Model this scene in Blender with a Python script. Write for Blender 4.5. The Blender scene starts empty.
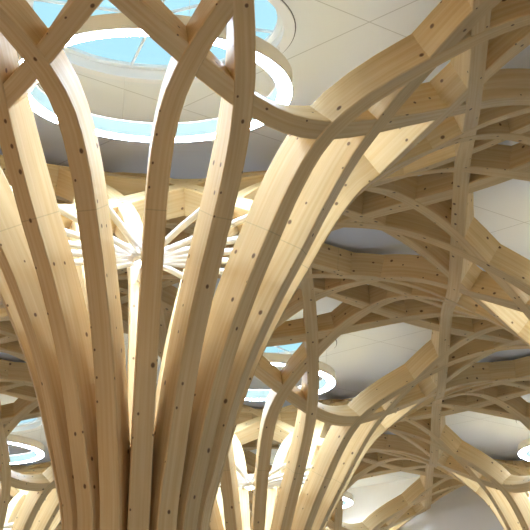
import bpy, bmesh, math, random
from mathutils import Vector, Matrix

random.seed(7)
S = 5.0                      # metres per design unit (ring height above the eye)
Z0 = 1.6                     # eye height
LU = 1.871                   # column spacing along the view diagonal
WX = 0.953                   # half spacing across
SX = WX / (LU / 2)           # slight stretch of the plan across
HALF = LU / 2                # .9355
MID = LU / 4                 # ridge offset
WALL = 4.32                  # far wall: x + y = WALL (design units)
P_ARM, P_RIM = 0.170, 0.306
A0, A1 = -4.35, WALL         # room bounds: x + y and x - y
C0, C1 = -6.6, 3.2
P_OUT = 0.598
W_BEAM, D_BEAM = 0.0287, 0.051

scene = bpy.context.scene
COL = scene.collection


# ------------------------------------------------------------------ materials
def nodes_of(name):
    m = bpy.data.materials.new(name)
    m.use_nodes = True
    nt = m.node_tree
    b = nt.nodes['Principled BSDF']
    return m, nt, b


def N(nt, t, **kw):
    n = nt.nodes.new(t)
    for k, v in kw.items():
        setattr(n, k, v)
    return n


def math_node(nt, op, a, b=None, c=None):
    n = nt.nodes.new('ShaderNodeMath')
    n.operation = op
    for i, v in enumerate((a, b, c)):
        if v is None:
            continue
        if isinstance(v, (int, float)):
            n.inputs[i].default_value = v
        else:
            nt.links.new(v, n.inputs[i])
    return n.outputs[0]


def mix_col(nt, fac, a, b, blend='MIX'):
    n = nt.nodes.new('ShaderNodeMix')
    n.data_type = 'RGBA'
    n.blend_type = blend
    for i, v in ((0, fac), (6, a), (7, b)):
        if isinstance(v, (int, float)):
            n.inputs[i].default_value = v
        elif isinstance(v, tuple):
            n.inputs[i].default_value = v
        else:
            nt.links.new(v, n.inputs[i])
    return n.outputs[2]


def make_wood(name, base, dark, knots=True, seams=()):
    m, nt, b = nodes_of(name)
    uv = N(nt, 'ShaderNodeUVMap')
    info = N(nt, 'ShaderNodeObjectInfo')
    sep = N(nt, 'ShaderNodeSeparateXYZ')
    nt.links.new(uv.outputs[0], sep.inputs[0])
    u, v = sep.outputs[0], sep.outputs[1]
    ro = math_node(nt, 'MULTIPLY', info.outputs['Random'], 37.0)
    uo = math_node(nt, 'ADD', u, ro)

    def vec(su, sv, off=0.0):
        c = N(nt, 'ShaderNodeCombineXYZ')
        nt.links.new(math_node(nt, 'MULTIPLY', uo, su), c.inputs[0])
        nt.links.new(math_node(nt, 'MULTIPLY', v, sv), c.inputs[1])
        c.inputs[2].default_value = off
        return c.outputs[0]
    # long grain
    g = N(nt, 'ShaderNodeTexNoise')
    g.inputs['Scale'].default_value = 1.0
    g.inputs['Detail'].default_value = 4.0
    nt.links.new(vec(0.9, 42.0), g.inputs['Vector'])
    g2 = N(nt, 'ShaderNodeTexNoise')
    g2.inputs['Scale'].default_value = 1.0
    g2.inputs['Detail'].default_value = 2.0
    nt.links.new(vec(0.5, 3.0, 4.0), g2.inputs['Vector'])
    mr = N(nt, 'ShaderNodeMapRange')
    mr.inputs[1].default_value, mr.inputs[2].default_value = 0.35, 0.7
    nt.links.new(g.outputs[0], mr.inputs[0])
    colr = mix_col(nt, math_node(nt, 'MULTIPLY', mr.outputs[0], 0.75), base, dark)
    mr2 = N(nt, 'ShaderNodeMapRange')
    mr2.inputs[1].default_value, mr2.inputs[2].default_value = 0.3, 0.7
    mr2.inputs[3].default_value, mr2.inputs[4].default_value = 0.84, 1.08
    nt.links.new(g2.outputs[0], mr2.inputs[0])
    cc = N(nt, 'ShaderNodeCombineColor')
    for i in range(3):
        nt.links.new(mr2.outputs[0], cc.inputs[i])
    colr = mix_col(nt, 1.0, colr, cc.outputs[0], 'MULTIPLY')
    if knots:
        vo = N(nt, 'ShaderNodeTexVoronoi', voronoi_dimensions='2D')
        vo.inputs['Scale'].default_value = 1.0
        nt.links.new(vec(6.0, 8.0, 1.0), vo.inputs['Vector'])
        sc = N(nt, 'ShaderNodeSeparateColor')
        nt.links.new(vo.outputs['Color'], sc.inputs[0])
        keep = math_node(nt, 'GREATER_THAN', sc.outputs[0], 0.74)
        size = math_node(nt, 'MULTIPLY_ADD', sc.outputs[1], 0.09, 0.055)
        mk = N(nt, 'ShaderNodeMapRange')
        nt.links.new(vo.outputs['Distance'], mk.inputs[0])
        nt.links.new(size, mk.inputs[2])
        nt.links.new(math_node(nt, 'MULTIPLY', size, 0.55), mk.inputs[1])
        mk.inputs[3].default_value, mk.inputs[4].default_value = 1.0, 0.0
        kf = math_node(nt, 'MULTIPLY', mk.outputs[0], keep)
        colr = mix_col(nt, math_node(nt, 'MULTIPLY', kf, 0.93), colr, (0.13, 0.055, 0.02, 1))
    for s in seams:
        d = math_node(nt, 'ABSOLUTE', math_node(nt, 'SUBTRACT', u, s))
        f = math_node(nt, 'LESS_THAN', d, 0.004)
        colr = mix_col(nt, math_node(nt, 'MULTIPLY', f, 0.22), colr, (0.12, 0.07, 0.03, 1))
    nt.links.new(colr, b.inputs['Base Color'])
    b.inputs['Roughness'].default_value = 0.55
    b.inputs['Specular IOR Level'].default_value = 0.3
    return m


def plain(name, col, rough=0.6, metal=0.0, emit=None, estr=0.0, noise=0.0):
    m, nt, b = nodes_of(name)
    b.inputs['Base Color'].default_value = (*col, 1)
    b.inputs['Roughness'].default_value = rough
    b.inputs['Metallic'].default_value = metal
    if noise:
        t = N(nt, 'ShaderNodeTexNoise')
        t.inputs['Scale'].default_value = 6.0
        tc = N(nt, 'ShaderNodeTexCoord')
        nt.links.new(tc.outputs['Object'], t.inputs['Vector'])
        c2 = tuple(c * (1 - noise) for c in col) + (1,)
        nt.links.new(mix_col(nt, t.outputs[0], (*col, 1), c2), b.inputs['Base Color'])
    if emit:
        b.inputs['Emission Color'].default_value = (*emit, 1)
        b.inputs['Emission Strength'].default_value = estr
    return m


# profile of the vault: height (design units above the eye) against distance from a column axis
PR = [(.083, -.32), (.087, .0), (.099, .335), (.120, .435), (.152, .55), (.197, .657), (.231, .722), (.268, .792),
      (.31, .857), (.36, .905), (.44, .960), (.53, 1.010), (.60, 1.034), (.66, 1.045), (.80, 1.049), (1.2, 1.050)]


def pchip(pts):
    n = len(pts)
    h = [pts[i + 1][0] - pts[i][0] for i in range(n - 1)]
    d = [(pts[i + 1][1] - pts[i][1]) / h[i] for i in range(n - 1)]
    m = [d[0]]
    for i in range(1, n - 1):
        if d[i - 1] * d[i] <= 0:
            m.append(0.0)
        else:
            w1, w2 = 2 * h[i] + h[i - 1], h[i] + 2 * h[i - 1]
            m.append((w1 + w2) / (w1 / d[i - 1] + w2 / d[i]))
    m.append(d[-1])

    def f(x):
        if x <= pts[0][0]:
            return pts[0][1]
        if x >= pts[-1][0]:
            return pts[-1][1]
        i = 0
        while pts[i + 1][0] < x:
            i += 1
        t = (x - pts[i][0]) / h[i]
        return ((1 + 2 * t) * (1 - t) ** 2 * pts[i][1] + t * (1 - t) ** 2 * h[i] * m[i]
                + t * t * (3 - 2 * t) * pts[i + 1][1] + t * t * (t - 1) * h[i] * m[i + 1])
    return f


F = pchip(PR)
FI = pchip([(z, r) for r, z in PR])

ALLC = [(i, j + (0.5 if i % 2 else 0.0)) for i in range(-6, 7) for j in range(-5, 7)]


def zglob(x, y):
    return F(min(math.hypot(x - i * HALF, y - j * LU) for i, j in ALLC))


EMIT_RING = 44.0
SEAMS = []                                     # filled below (arc length along a rib, metres)


# ------------------------------------------------------------------ object helpers
def tag(o, label=None, cat=None, group=None, kind=None):
    if label: o['label'] = label
    if cat: o['category'] = cat
    if group: o['group'] = group
    if kind: o['kind'] = kind
    return o


def link_mesh(name, bm, mats, parent=None, smooth=False):
    me = bpy.data.meshes.new(name)
    bm.normal_update()
    bm.to_mesh(me)
    bm.free()
    for m in (mats if isinstance(mats, (list, tuple)) else [mats]):
        me.materials.append(m)
    if smooth:
        for p in me.polygons:
            p.use_smooth = True
    o = bpy.data.objects.new(name, me)
    COL.objects.link(o)
    if parent is not None:
        o.parent = parent
    return o


def empty(name, loc):
    o = bpy.data.objects.new(name, None)
    o.empty_display_size = 0.3
    COL.objects.link(o)
    o.location = loc
    return o


def to_world(x, y, z):
    return Vector((x * SX * S, y * S, Z0 + z * S))


def surface_normal(p):
    x, y = p.x / (SX * S), p.y / S
    e = 0.002
    gx = (zglob(x + e, y) - zglob(x - e, y)) / (2 * e * SX)
    gy = (zglob(x, y + e) - zglob(x, y - e)) / (2 * e)
    r = math.hypot(x, y)
    if r < .13:                               # plumb part of the trunk
        g = min((F(r + e) - F(r - e)) / (2 * e) if r > .1 else 80.0, 80.0)
        gx, gy = g * x / r, g * y / r
    return Vector((-gx, -gy, 1)).normalized()


def sweep_beam(path, w, d, chamfer=0.007, zoff=0.0):
    """Rectangular glulam swept along the centre line of its lower / outer face; side faces stay vertical."""
    bm = bmesh.new()
    uvl = bm.loops.layers.uv.new('UVMap')
    n = len(path)
    rings, us, u = [], [], 0.0
    for i, p in enumerate(path):
        a = path[max(i - 1, 0)]
        b = path[min(i + 1, n - 1)]
        t = (b - a).normalized()
        nv = surface_normal(p)                # up / inwards, square to the vault
        side = nv.cross(t).normalized()
        nrm = t.cross(side).normalized()
        if i: u += (p - path[i - 1]).length
        us.append(u)
        c = chamfer
        prof = [(-w / 2, c), (-w / 2 + c, 0), (w / 2 - c, 0), (w / 2, c), (w / 2, d - c), (w / 2 - c, d), (-w / 2 + c, d), (-w / 2, d - c)]
        rings.append([bm.verts.new(p + side * s + nrm * q + Vector((0, 0, zoff))) for s, q in prof])
    # v coordinate of the eight corners round the section
    vs = [0.0]
    prof2 = prof + [prof[0]]
    for k in range(8):
        vs.append(vs[-1] + math.hypot(prof2[k + 1][0] - prof2[k][0], prof2[k + 1][1] - prof2[k][1]))
    for i in range(n - 1):
        for k in range(8):
            f = bm.faces.new((rings[i][k], rings[i][(k + 1) % 8], rings[i + 1][(k + 1) % 8], rings[i + 1][k]))
            f.smooth = True
            for lp, (uu, vv) in zip(f.loops, ((us[i], vs[k]), (us[i], vs[k + 1]), (us[i + 1], vs[k + 1]), (us[i + 1], vs[k]))):
                lp[uvl].uv = (uu, vv)
    for r, flip in ((rings[0], False), (rings[-1], True)):
        f = bm.faces.new(r if flip else r[::-1])
        for lp in f.loops:
            lp[uvl].uv = (lp.vert.co.z * 0.1, (lp.vert.co.x + lp.vert.co.y) * 0.5)
    bmesh.ops.recalc_face_normals(bm, faces=bm.faces)
    for e in bm.edges:
        if len(e.link_faces) == 2 and e.calc_face_angle(0) > 0.4:
            e.smooth = False
    return bm


def tube(bm, pts, rad, seg=8, caps=True):
    rings = []
    n = len(pts)
    for i, p in enumerate(pts):
        t = (pts[min(i + 1, n - 1)] - pts[max(i - 1, 0)]).normalized()
        a = t.orthogonal().normalized()
        if abs(t.z) < 0.98:
            a = t.cross(Vector((0, 0, 1))).normalized()
        b = t.cross(a)
        r = rad[i] if isinstance(rad, (list, tuple)) else rad
        rings.append([bm.verts.new(p + (a * math.cos(2 * math.pi * k / seg) + b * math.sin(2 * math.pi * k / seg)) * r) for k in range(seg)])
    for i in range(n - 1):
        for k in range(seg):
            f = bm.faces.new((rings[i][k], rings[i][(k + 1) % seg], rings[i + 1][(k + 1) % seg], rings[i + 1][k]))
            f.smooth = True
    if caps:
        bm.faces.new(rings[0][::-1]); bm.faces.new(rings[-1])
    bmesh.ops.recalc_face_normals(bm, faces=bm.faces)


def lathe(bm, prof, seg=64, closed=True, mat=None, smooth=True):
    """prof: (radius, z) list, swept round the z axis; closed joins last to first."""
    rings = [[bm.verts.new((r * math.cos(2 * math.pi * k / seg), r * math.sin(2 * math.pi * k / seg), z)) for k in range(seg)] for r, z in prof]
    m = len(prof)
    for i in range(m if closed else m - 1):
        j = (i + 1) % m
        for k in range(seg):
            f = bm.faces.new((rings[i][k], rings[i][(k + 1) % seg], rings[j][(k + 1) % seg], rings[j][k]))
            f.smooth = False
            if mat: f.material_index = mat[i]


# ------------------------------------------------------------------ plan of the members (local to a column, design units)
def rib_path(alpha, sgn, reach):
    """A rib climbs the trunk in a radial plane and then swings onto a straight plan line parallel to direction alpha."""
    phi0 = math.radians(33.75)
    out = []
    # trunk and bend: sample by height
    zs = [-.32 + .08 * i for i in range(8)] + [.30 + .0225 * i for i in range(32)]
    rmax = None
    pts = []
    for z in zs:
        r = FI(z)
        if r > .46:
            break
        pl = math.asin(min(P_ARM / r, 1.0)) if r > P_ARM else math.pi / 2
        # smooth minimum of the trunk angle and the line angle
        k = 0.06
        ph = -k * math.log(math.exp(-phi0 / k) + math.exp(-pl / k))
        # remove the residual offset far from the switch
        pts.append((r, ph, z))
    rl = pts[-1][0]
    s0 = math.sqrt(rl * rl - P_ARM * P_ARM)
    s = s0
    while s < reach - 0.012:
        s += 0.028
        s = min(s, reach)
        r = math.hypot(s, P_ARM)
        pts.append((r, math.asin(P_ARM / r), F(r)))
    for r, ph, z in pts:
        th = alpha + sgn * ph
        out.append(to_world(r * math.cos(th), r * math.sin(th), z) - Vector((0, 0, 0)))
    return out


def line_path(ax, ay, bx, by, zfun, step=0.03):
    n = max(2, int(math.hypot(bx - ax, by - ay) / step))
    return [to_world(ax + (bx - ax) * i / n, ay + (by - ay) * i / n, zfun(ax + (bx - ax) * i / n, ay + (by - ay) * i / n)) for i in range(n + 1)]


# seams: arc length at given heights
_p = rib_path(0.0, 1, HALF)
_u, _prev = 0.0, _p[0]
_targets = [Z0 + .725 * S]
for q in _p[1:]:
    _u += (q - _prev).length
    if _targets and q.z > _targets[0]:
        SEAMS.append(_u); _targets.pop(0)
    _prev = q

WOOD = make_wood('spruce glulam', (0.78, 0.585, 0.30, 1), (0.645, 0.41, 0.16, 1), True, SEAMS)
WOOD_R = make_wood('spruce glulam ridge', (0.78, 0.585, 0.30, 1), (0.645, 0.41, 0.16, 1), True, ())
WHITE_STEEL = plain('white powder coated steel', (0.86, 0.86, 0.84), 0.4)
RING_BODY = plain('cream lacquer', (0.80, 0.75, 0.66), 0.5)
RING_GLOW = plain('white diffuser', (0.9, 0.9, 0.9), 0.5, emit=(0.73, 0.935, 1.24), estr=EMIT_RING)
RING_IN_SKYLIT = plain('inner face painted skylight', (0.55, 0.70, 0.76), 0.35, emit=(0.55, 0.86, 1.0), estr=0.2)  # blue tint and glow paint skylight onto the white inner face
JOINT_SHADE = plain('joint shade', (0.12, 0.12, 0.13), 0.8)  # dark colour stands in for shade in the joint round the flange
LAMP = plain('spot lens', (0.9, 0.9, 0.9), 0.4, emit=(0.75, 0.94, 1.22), estr=65.0)
WIRE = plain('steel wire', (0.6, 0.6, 0.6), 0.4, 0.8)
WALL_M = plain('white plaster', (0.86, 0.85, 0.83), 0.8, noise=0.04)
REVEAL_M = plain('white reveal', (0.84, 0.84, 0.86), 0.6)
FRAME_M = plain('pale frame', (0.85, 0.88, 0.90), 0.5)
FLOOR_M = plain('pale grey carpet', (0.60, 0.60, 0.62), 0.95, noise=0.15)


def ceiling_mat():
    m, nt, b = nodes_of('white ceiling board')
    tc = N(nt, 'ShaderNodeTexCoord')
    sep = N(nt, 'ShaderNodeSeparateXYZ')
    nt.links.new(tc.outputs['Object'], sep.inputs[0])
    a = math_node(nt, 'ADD', math_node(nt, 'DIVIDE', sep.outputs[0], SX), sep.outputs[1])
    c = math_node(nt, 'SUBTRACT', math_node(nt, 'DIVIDE', sep.outputs[0], SX), sep.outputs[1])
    lines = None
    for v in (a, c):
        q = math_node(nt, 'DIVIDE', v, LU * S)               # board joints either side of every column row
        fr = math_node(nt, 'ABSOLUTE', math_node(nt, 'SUBTRACT', math_node(nt, 'FRACT', math_node(nt, 'ADD', q, 0.5)), 0.5))
        l = math_node(nt, 'LESS_THAN', math_node(nt, 'ABSOLUTE', math_node(nt, 'SUBTRACT', fr, 0.32 / LU)), 0.0008)
        lines = l if lines is None else math_node(nt, 'MAXIMUM', lines, l)
    t = N(nt, 'ShaderNodeTexNoise')
    t.inputs['Scale'].default_value = 0.8
    nt.links.new(tc.outputs['Object'], t.inputs['Vector'])
    base = mix_col(nt, t.outputs[0], (0.81, 0.83, 0.86, 1), (0.78, 0.80, 0.83, 1))
    nt.links.new(mix_col(nt, math_node(nt, 'MULTIPLY', lines, 0.45), base, (0.25, 0.24, 0.23, 1)), b.inputs['Base Color'])
    b.inputs['Roughness'].default_value = 0.8
    return m


CEIL_M = ceiling_mat()


def glass_mat():
    m = bpy.data.materials.new('clear glazing')
    m.use_nodes = True
    nt = m.node_tree
    nt.nodes.clear()
    out = N(nt, 'ShaderNodeOutputMaterial')
    tr = N(nt, 'ShaderNodeBsdfTransparent')
    tr.inputs[0].default_value = (0.93, 0.98, 1.0, 1)
    gl = N(nt, 'ShaderNodeBsdfGlossy')
    gl.inputs['Roughness'].default_value = 0.05
    mx = N(nt, 'ShaderNodeMixShader')
    mx.inputs[0].default_value = 0.04
    nt.links.new(tr.outputs[0], mx.inputs[1])
    nt.links.new(gl.outputs[0], mx.inputs[2])
    nt.links.new(mx.outputs[0], out.inputs[0])
    return m


GLASS = glass_mat()

CEIL_Z = 1.107
HOLE_R = 0.196


def origin(i, j):
    """foot of column (i, j) on the floor"""
    return Vector((i * HALF * SX * S, j * LU * S, 0))


def clip(bm, local_origin):
    """saw the members off at the face of the far wall"""
    no = Vector((1 / SX, 1, 0)).normalized()
    co = Vector((0, (WALL - 0.01) * S, 0)) - local_origin
    bmesh.ops.bisect_plane(bm, geom=bm.verts[:] + bm.edges[:] + bm.faces[:], plane_co=co, plane_no=no, clear_outer=True)
    bmesh.ops.holes_fill(bm, edges=[e for e in bm.edges if e.is_boundary], sides=0)
    return bm


def build_column(i, j, label, last_row):
    o = origin(i, j)
    root = empty('timber_tree_column', o)
    tag(root, label, 'column', 'timber tree columns', 'thing')
    q = 0
    for k in range(8):
        al = k * math.pi / 4
        reach = HALF if k % 2 == 0 else LU / 2 / math.sqrt(2)
        for sgn in (1, -1):
            bm = sweep_beam(rib_path(al, sgn, reach), W_BEAM * S, D_BEAM * S, zoff=-0.004 + 0.002 * (k % 2) + (0.001 if sgn > 0 else 0))
            if last_row: clip(bm, o)
            link_mesh('rib', bm, WOOD, root)
            q += 1
    R2 = math.sqrt(0.5)
    zf = lambda x, y: F(math.hypot(x, y))
    e = LU / 2 * R2
    for k in range(4):
        th = math.pi / 4 + k * math.pi / 2
        nx, ny = math.cos(th) * P_RIM, math.sin(th) * P_RIM
        tx, ty = -math.sin(th) * e, math.cos(th) * e
        bm = sweep_beam(line_path(nx - tx, ny - ty, nx + tx, ny + ty, zf), W_BEAM * S, D_BEAM * S, zoff=0.004 + 0.001 * (k % 2))
        if last_row: clip(bm, o)
        link_mesh('rim_beam', bm, WOOD, root)
        nx, ny = math.cos(th) * P_OUT, math.sin(th) * P_OUT
        bm = sweep_beam(line_path(nx - tx, ny - ty, nx + tx, ny + ty, zf), W_BEAM * S, D_BEAM * S, zoff=0.006 + 0.001 * (k % 2))
        if last_row:
            clip(bm, o)
        if bm.verts:
            link_mesh('outer_rim_beam', bm, WOOD, root)
    # white steel spider inside the crown of the trunk
    hz = Z0 + 0.741 * S
    hub_bm = bmesh.new()
    lathe(hub_bm, [(0.0005, hz - .075), (.085, hz - .07), (.10, hz - .05), (.085, hz - .02), (.075, hz + .06), (.06, hz + .09), (.0005, hz + .095)], 24, False)
    bmesh.ops.remove_doubles(hub_bm, verts=hub_bm.verts, dist=0.002)
    hub = link_mesh('spider_hub', hub_bm, WHITE_STEEL, root, True)
    bm = bmesh.new()
    lathe(bm, [(.0005, hz - .084), (.070, hz - .084), (.070, hz - .072), (.0005, hz - .072)], 24, False)
    bmesh.ops.remove_doubles(bm, verts=bm.verts, dist=0.002)
    bmesh.ops.recalc_face_normals(bm, faces=bm.faces)
    link_mesh('hub_lamp', bm, LAMP, hub)
    for k in range(16):
        th = math.radians(11.25 + 22.5 * k)
        bm = bmesh.new()
        rin = (FI(.775) - D_BEAM * .93) * S
        d = Vector((math.cos(th) * SX, math.sin(th), 0))
        pts = [d * .06 + Vector((0, 0, hz - .01)), d * .25 + Vector((0, 0, hz + .0)), d * .5 + Vector((0, 0, hz + .04)), d * rin + Vector((0, 0, hz + .11))]
        tube(bm, pts, [.032, .026, .025, .025], 10)
        link_mesh('spider_rod', bm, WHITE_STEEL, hub)
    return root


def children(o):
    return [c for c in COL.objects if c.parent == o]


def copy_tree(o, parent=None):
    c = o.copy()
    COL.objects.link(c)
    c.parent = parent
    for ch in children(o):
        if ch is not c:
            copy_tree(ch, c)
    return c


columns = {
    (0, 0): 'large pale timber column in the foreground fanning out under the biggest ring light',
    (1, .5): 'timber column beyond the right edge, only its curved ribs reaching in at middle right',
    (1, -.5): 'timber column beyond the top right corner, only its highest rib ends reaching in',
    (-1, .5): 'timber column beyond the left edge, its lattice ends showing left of the big column',
    (0, 1): 'second timber column standing behind the big one, white spider hub between its ribs',
    (-1, 1.5): 'timber column at lower left behind the big one, under the small lower left ring light',
    (1, 1.5): 'timber column at the lower right corner, bright ribs fanning up beside the white wall',
    (-2, 1): 'distant timber column far off to the left, only its dark lattice of ribs showing',
    (-2, 2): 'distant timber column far left behind the lower left column, in the dark lattice',
    (0, 2): 'third timber column in line, nearly hidden behind the second one at the far wall',
    (-1, 2.5): 'distant timber column at the far wall, hidden mostly behind the big trunk',
}
base = base_last = None
trees = {}
for (i, j), lab in columns.items():
    last = (i + 2 * j) > 3.9
    if not last:
        if base is None:
            base = build_column(i, j, lab, False)
            t = base
        else:
            t = copy_tree(base)
    else:
        if base_last is None:
            base_last = build_column(i, j, lab, True)
            t = base_last
        else:
            t = copy_tree(base_last)
    t.location = origin(i, j)
    t['label'] = lab
    trees[(i, j)] = t

# ------------------------------------------------------------------ long ridge beams midway between the column rows


X0, X1, Y0, Y1 = -2.81, 1.40, -1.6, 6.9
ridge_u = [(.5, 'long straight timber beam running from overhead at right down to the far white wall'),
           (-.5, 'long timber ridge beam running away on the left of the big column'),
           (-1.5, 'long timber ridge beam running away at far left in the dark lattice')]
for kx, lab in ridge_u:
    x = kx * HALF + .005
    y1 = min(A1 - x, x - C0) - .025
    bm = sweep_beam(line_path(x, -1.40, x, y1, zglob), W_BEAM * S, D_BEAM * S, zoff=0)
    tag(link_mesh('ridge_beam', bm, WOOD_R), lab, 'beam', 'long ridge beams', 'thing')
ridge_v = [(.25, 'cross beam running the full width just behind the crown of the big column'),
           (.75, 'cross beam level above the second column, lower than the big white spider hub'),
           (1.25, 'cross beam just in front of the second column ring light'),
           (1.75, 'cross beam just beyond the second column'),
           (2.25, 'cross beam between the second column and the far wall'),
           (2.75, 'cross beam closest to the far white wall'),
           (-.25, 'cross beam overhead passing in front of the crown of the big column')]
for ky, lab in ridge_v:
    y = ky * HALF * 2
    x1 = min(X1, A1 - y - .025)
    bm = sweep_beam(line_path(max(X0, C0 + y + .025), y, x1, y, zglob), W_BEAM * S, D_BEAM * S, zoff=.002)
    tag(link_mesh('ridge_beam', bm, WOOD_R), lab, 'beam', 'long ridge beams', 'thing')

# ------------------------------------------------------------------ ring lights
RO, RI, RH = 0.2105 * S, 0.188 * S, 0.026 * S


def build_ring():
    z = Z0 + S
    root = empty('ring_light', (0, 0, z))
    bm = bmesh.new()
    lathe(bm, [(RO, .006), (RO, RH), (RI, RH), (RI + .004, RH - .01), (RO - .006, RH - .012), (RO - .006, .006)], 96)
    bmesh.ops.recalc_face_normals(bm, faces=bm.faces)
    link_mesh('housing', bm, RING_BODY, root)
    bm = bmesh.new()
    lathe(bm, [(RO - .004, .0), (RO - .004, .012), (RI + .004, .012), (RI + .004, .0)], 96)
    bmesh.ops.recalc_face_normals(bm, faces=bm.faces)
    link_mesh('diffuser', bm, RING_GLOW, root)
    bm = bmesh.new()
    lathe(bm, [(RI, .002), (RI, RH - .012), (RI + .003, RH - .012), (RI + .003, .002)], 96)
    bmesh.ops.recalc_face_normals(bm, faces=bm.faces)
    link_mesh('inner_face_skylit', bm, RING_IN_SKYLIT, root)
    for k in range(4):
        th = math.radians(22.5 + 90 * k)
        bm = bmesh.new()
        r = (RO + RI) / 2
        tube(bm, [Vector((r * math.cos(th), r * math.sin(th), RH - .005)), Vector((r * math.cos(th), r * math.sin(th), (CEIL_Z - 1) * S))], .0015, 6)
        link_mesh('suspension_wire', bm, WIRE, root)
    return root


rings = {
    (0, 0): 'largest glowing white ring light hanging inside the crown of the foreground column',
    (0, 1): 'glowing ring light over the second column, half hidden by its crossing ribs',
    (0, 2): 'smallest ring light, only its bright right end showing beside the second column',
    (-1, 1.5): 'glowing ring light at the left edge, low behind the big column',
    (1, 1.5): 'ring light at the lower right edge, only its bright left end in view',
    (1, .5): 'ring light above the column beyond the right edge',
    (-1, .5): 'ring light above the column beyond the left edge',
    (1, -.5): 'ring light above the column beyond the top right corner',
    (-1, 2.5): 'far ring light hidden behind the big trunk at the far wall',
    (-2, 2): 'far ring light hidden beyond the left edge',
}
rbase = None
for (i, j), lab in rings.items():
    if rbase is None:
        rbase = build_ring(); r = rbase
    else:
        r = copy_tree(rbase)
    p = origin(i, j)
    r.location = (p.x, p.y, Z0 + S)
    tag(r, lab, 'light', 'ring lights', 'thing')

# ------------------------------------------------------------------ room shell (aligned with the square column grid)
RT2 = math.sqrt(2)


def uvp(a, c):
    """design plan point from a = x + y, c = x - y"""
    return ((a + c) / 2, (a - c) / 2)




def wall_box(name, p, q, z0, z1, thick=0.25, mat=None, holes=()):
    """upright wall from plan point p to q (design units), thickness to the right of p->q; holes = (s0, s1, za, zb) in metres along it"""
    P, Q = to_world(p[0], p[1], 0), to_world(q[0], q[1], 0)
    P.z = Q.z = 0
    d = (Q - P); ln = d.length; d.normalize()
    nrm = Vector((d.y, -d.x, 0))
    xs = sorted({0.0, ln, *[h[0] for h in holes], *[h[1] for h in holes]})
    zs = sorted({z0, z1, *[h[2] for h in holes], *[h[3] for h in holes]})
    bm = bmesh.new()
    for a, b in zip(xs, xs[1:]):
        for c, e in zip(zs, zs[1:]):
            mx, mz = (a + b) / 2, (c + e) / 2
            if any(h[0] < mx < h[1] and h[2] < mz < h[3] for h in holes):
                continue
            vs = [bm.verts.new(P + d * s + nrm * t + Vector((0, 0, z))) for t in (0, thick) for (s, z) in ((a, c), (b, c), (b, e), (a, e))]
            for idx in ((0, 1, 2, 3), (7, 6, 5, 4), (0, 4, 5, 1), (1, 5, 6, 2), (2, 6, 7, 3), (3, 7, 4, 0)):
                bm.faces.new([vs[v] for v in idx])
    bmesh.ops.remove_doubles(bm, verts=bm.verts, dist=1e-4)
    bmesh.ops.recalc_face_normals(bm, faces=bm.faces)
    o = link_mesh(name, bm, mat or WALL_M)
    tag(o, kind='structure')
    return o, P, d, nrm, ln


TOP = Z0 + CEIL_Z * S
FARW = wall_box('wall_far', uvp(A1, C1), uvp(A1, C0), 0, TOP, thick=-0.25)
wall_box('wall_left', uvp(A0, C0), uvp(A1, C0), 0, TOP, thick=-.25)
wall_box('wall_right', uvp(A1, C1), uvp(A0, C1), 0, TOP, thick=-.25)


def fill_window_wall(name, wname, p, q, z0, z1, bays):
    P, Q = to_world(p[0], p[1], 0), to_world(q[0], q[1], 0)
    ln = (Q - P).length
    wd = ln / bays
    holes = [(k * wd + .35, (k + 1) * wd - .35, .3, TOP - 1.3) for k in range(bays)]
    o, P, d, nrm, ln = wall_box(name, p, q, z0, z1, -.25, None, holes)
    for k, h in enumerate(holes):
        bm = bmesh.new()
        def bar(s0, s1, a0, a1):
            vs = [bm.verts.new(P + d * s + nrm * t + Vector((0, 0, z))) for t in (-.16, -.08) for (s, z) in ((s0, a0), (s1, a0), (s1, a1), (s0, a1))]
            for idx in ((0, 1, 2, 3), (7, 6, 5, 4), (0, 4, 5, 1), (1, 5, 6, 2), (2, 6, 7, 3), (3, 7, 4, 0)):
                bm.faces.new([vs[v] for v in idx])
        bar(h[0], h[0] + .08, h[2], h[3]); bar(h[1] - .08, h[1], h[2], h[3])
        bar(h[0] + .08, h[1] - .08, h[2], h[2] + .08); bar(h[0] + .08, h[1] - .08, h[3] - .08, h[3])
        mid = (h[0] + h[1]) / 2
        bar(mid - .03, mid + .03, h[2] + .08, h[3] - .08)
        bmesh.ops.recalc_face_normals(bm, faces=bm.faces)
        fr = link_mesh('window_%d' % (wname + k), bm, FRAME_M)  # out of view, added to let in fill light
        tag(fr, kind='structure')
        bm = bmesh.new()
        vs = [bm.verts.new(P + d * s + nrm * -.12 + Vector((0, 0, z))) for (s, z) in ((h[0], h[2]), (h[1], h[2]), (h[1], h[3]), (h[0], h[3]))]
        bm.faces.new(vs)
        link_mesh('fill_pane', bm, GLASS, fr)


fill_window_wall('wall_near', 30, uvp(A0, C1), uvp(A0, C0), 0, TOP, 6)  # unseen glazing behind the camera, added to bring in fill daylight

bm = bmesh.new()
vs = [bm.verts.new(Vector((*to_world(*uvp(a, c), 0)[:2], 0))) for a, c in ((A0 - .06, C0 - .06), (A1 + .06, C0 - .06), (A1 + .06, C1 + .06), (A0 - .06, C1 + .06))]
f = bm.faces.new(vs)
ex = bmesh.ops.extrude_face_region(bm, geom=[f])
bmesh.ops.translate(bm, vec=(0, 0, -.2), verts=[g for g in ex['geom'] if isinstance(g, bmesh.types.BMVert)])
bmesh.ops.recalc_face_normals(bm, faces=bm.faces)
tag(link_mesh('floor', bm, FLOOR_M), kind='structure')

# ceiling board with a round hole over every column: one square cell per column, tiled
RING_SEG = 64


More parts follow.
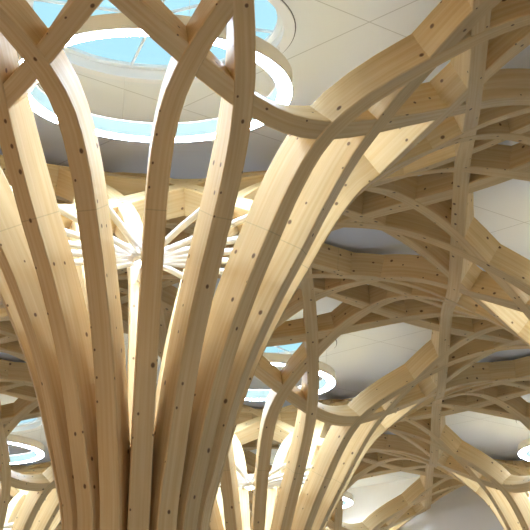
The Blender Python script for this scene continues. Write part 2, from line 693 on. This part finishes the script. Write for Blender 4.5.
def ceiling_cell(bm, i, j, hole):
    """diamond cell |x|+|y| <= HALF round column (i, j); the hole ring is bridged to the diamond"""
    o = origin(i, j)
    z = TOP
    inner, outer = [], []
    for k in range(RING_SEG):
        th = 2 * math.pi * k / RING_SEG
        c, s = math.cos(th), math.sin(th)
        ro = HALF / (abs(c) + abs(s))
        outer.append(bm.verts.new((o.x + ro * c * SX * S, o.y + ro * s * S, z)))
        if hole: inner.append(bm.verts.new((o.x + HOLE_R * c * S, o.y + HOLE_R * s * S, z)))
    if hole:
        for k in range(RING_SEG):
            n = (k + 1) % RING_SEG
            bm.faces.new((inner[k], inner[n], outer[n], outer[k]))
    else:
        bm.faces.new(outer)


bm = bmesh.new()
sky_cells = []
for i in range(-7, 8):
    for jj in range(-6, 10):
        j = jj + (0.5 if i % 2 else 0)
        a, c = i * HALF * 1 + j * LU, i * HALF - j * LU
        if a < A0 - .6 or a > A1 + .6 or c < C0 - .6 or c > C1 + .6:
            continue
        hole = A0 + .3 < a < A1 - .3 and C0 + .3 < c < C1 - .3
        ceiling_cell(bm, i, j, hole)
        if hole: sky_cells.append((i, j))
bmesh.ops.remove_doubles(bm, verts=bm.verts, dist=1e-3)
for fc in bm.faces:
    if fc.normal.z > 0: fc.normal_flip()
tag(link_mesh('ceiling', bm, CEIL_M), kind='structure')

# skylights: flange, upstand, frame and glass
sky_base = None
for n, (i, j) in enumerate(sky_cells):
    p = origin(i, j)
    if sky_base is None:
        bm = bmesh.new()
        hr = HOLE_R * S
        lathe(bm, [(hr + .085, -.012), (hr, -.012), (hr, .07), (hr + .06, .07), (hr + .06, .004), (hr + .085, .004)], 96)
        bmesh.ops.recalc_face_normals(bm, faces=bm.faces)
        sky_base = link_mesh('window_1', bm, REVEAL_M)
        bm = bmesh.new()
        lathe(bm, [(hr - .05, .072), (hr + .05, .072), (hr + .05, .10), (hr - .05, .10)], 96)
        for k in range(4):
            th = math.radians(20 + 45 * k)
            dd = Vector((math.cos(th), math.sin(th), 0)); nn = Vector((-dd.y, dd.x, 0))
            vs = [bm.verts.new(dd * s * (hr - .02) + nn * t + Vector((0, 0, z))) for z in (.075, .095) for s, t in ((-1, -.009), (1, -.009), (1, .009), (-1, .009))]
            for idx in ((0, 1, 2, 3), (7, 6, 5, 4), (0, 4, 5, 1), (1, 5, 6, 2), (2, 6, 7, 3), (3, 7, 4, 0)):
                bm.faces.new([vs[v] for v in idx])
        bmesh.ops.recalc_face_normals(bm, faces=bm.faces)
        link_mesh('window_frame', bm, FRAME_M, sky_base)
        bm = bmesh.new()
        lathe(bm, [(hr + .085, -.004), (hr + .094, -.004), (hr + .094, .002), (hr + .085, .002)], 96)
        bmesh.ops.recalc_face_normals(bm, faces=bm.faces)
        link_mesh('shadow_gap', bm, JOINT_SHADE, sky_base)
        bm = bmesh.new()
        vs = [bm.verts.new((hr * math.cos(2 * math.pi * k / 64), hr * math.sin(2 * math.pi * k / 64), .085)) for k in range(64)]
        bm.faces.new(vs)
        link_mesh('glass', bm, GLASS, sky_base)
        w = sky_base
    else:
        w = copy_tree(sky_base)
        w.name = 'window_%d' % (n + 1)
    w.location = (p.x, p.y, TOP)
    tag(w, kind='structure')

# ------------------------------------------------------------------ sky
wd = bpy.data.worlds.new('sky')
scene.world = wd
wd.use_nodes = True
nt = wd.node_tree
bg = nt.nodes['Background']
tc = N(nt, 'ShaderNodeTexCoord')
sp = N(nt, 'ShaderNodeSeparateXYZ')
nt.links.new(tc.outputs['Generated'], sp.inputs[0])
cr = N(nt, 'ShaderNodeValToRGB')
nt.links.new(sp.outputs[2], cr.inputs[0])
cr.color_ramp.elements[0].position = 0.0
cr.color_ramp.elements[0].color = (0.94, 0.50, 0.21, 1)
cr.color_ramp.elements[1].position = 0.22
cr.color_ramp.elements[1].color = (0.28, 0.49, 0.58, 1)
nt.links.new(cr.outputs[0], bg.inputs['Color'])
bg.inputs['Strength'].default_value = 1.0

# ------------------------------------------------------------------ camera
cd = bpy.data.cameras.new('camera')
cam = bpy.data.objects.new('camera', cd)
COL.objects.link(cam)
FPX, PIT, ROLL, CX, CY, HD = 1655.5, .3066, .017, .3564, -2.277, -.0799
fw = Vector((math.sin(HD) * math.cos(PIT), math.cos(HD) * math.cos(PIT), math.sin(PIT)))
r0 = Vector((math.cos(HD), -math.sin(HD), 0))
u0 = r0.cross(fw)
rr = r0 * math.cos(ROLL) + u0 * math.sin(ROLL)
uu = -r0 * math.sin(ROLL) + u0 * math.cos(ROLL)
M = Matrix(((rr.x, uu.x, -fw.x, CX * S), (rr.y, uu.y, -fw.y, CY * S), (rr.z, uu.z, -fw.z, Z0), (0, 0, 0, 1)))
cam.matrix_world = M
cd.sensor_width = 36.0
cd.lens = FPX / 530 * 36.0
cd.clip_start, cd.clip_end = 0.1, 500
scene.camera = cam

vs_ = scene.view_settings
vs_.view_transform = 'Standard'
vs_.look = 'None'
vs_.gamma = 1.0
vs_.use_curve_mapping = False
vs_.exposure = 0.9
scene.cycles.max_bounces = 10
scene.cycles.diffuse_bounces = 6
scene.cycles.transparent_max_bounces = 12
scene.cycles.use_denoising = True
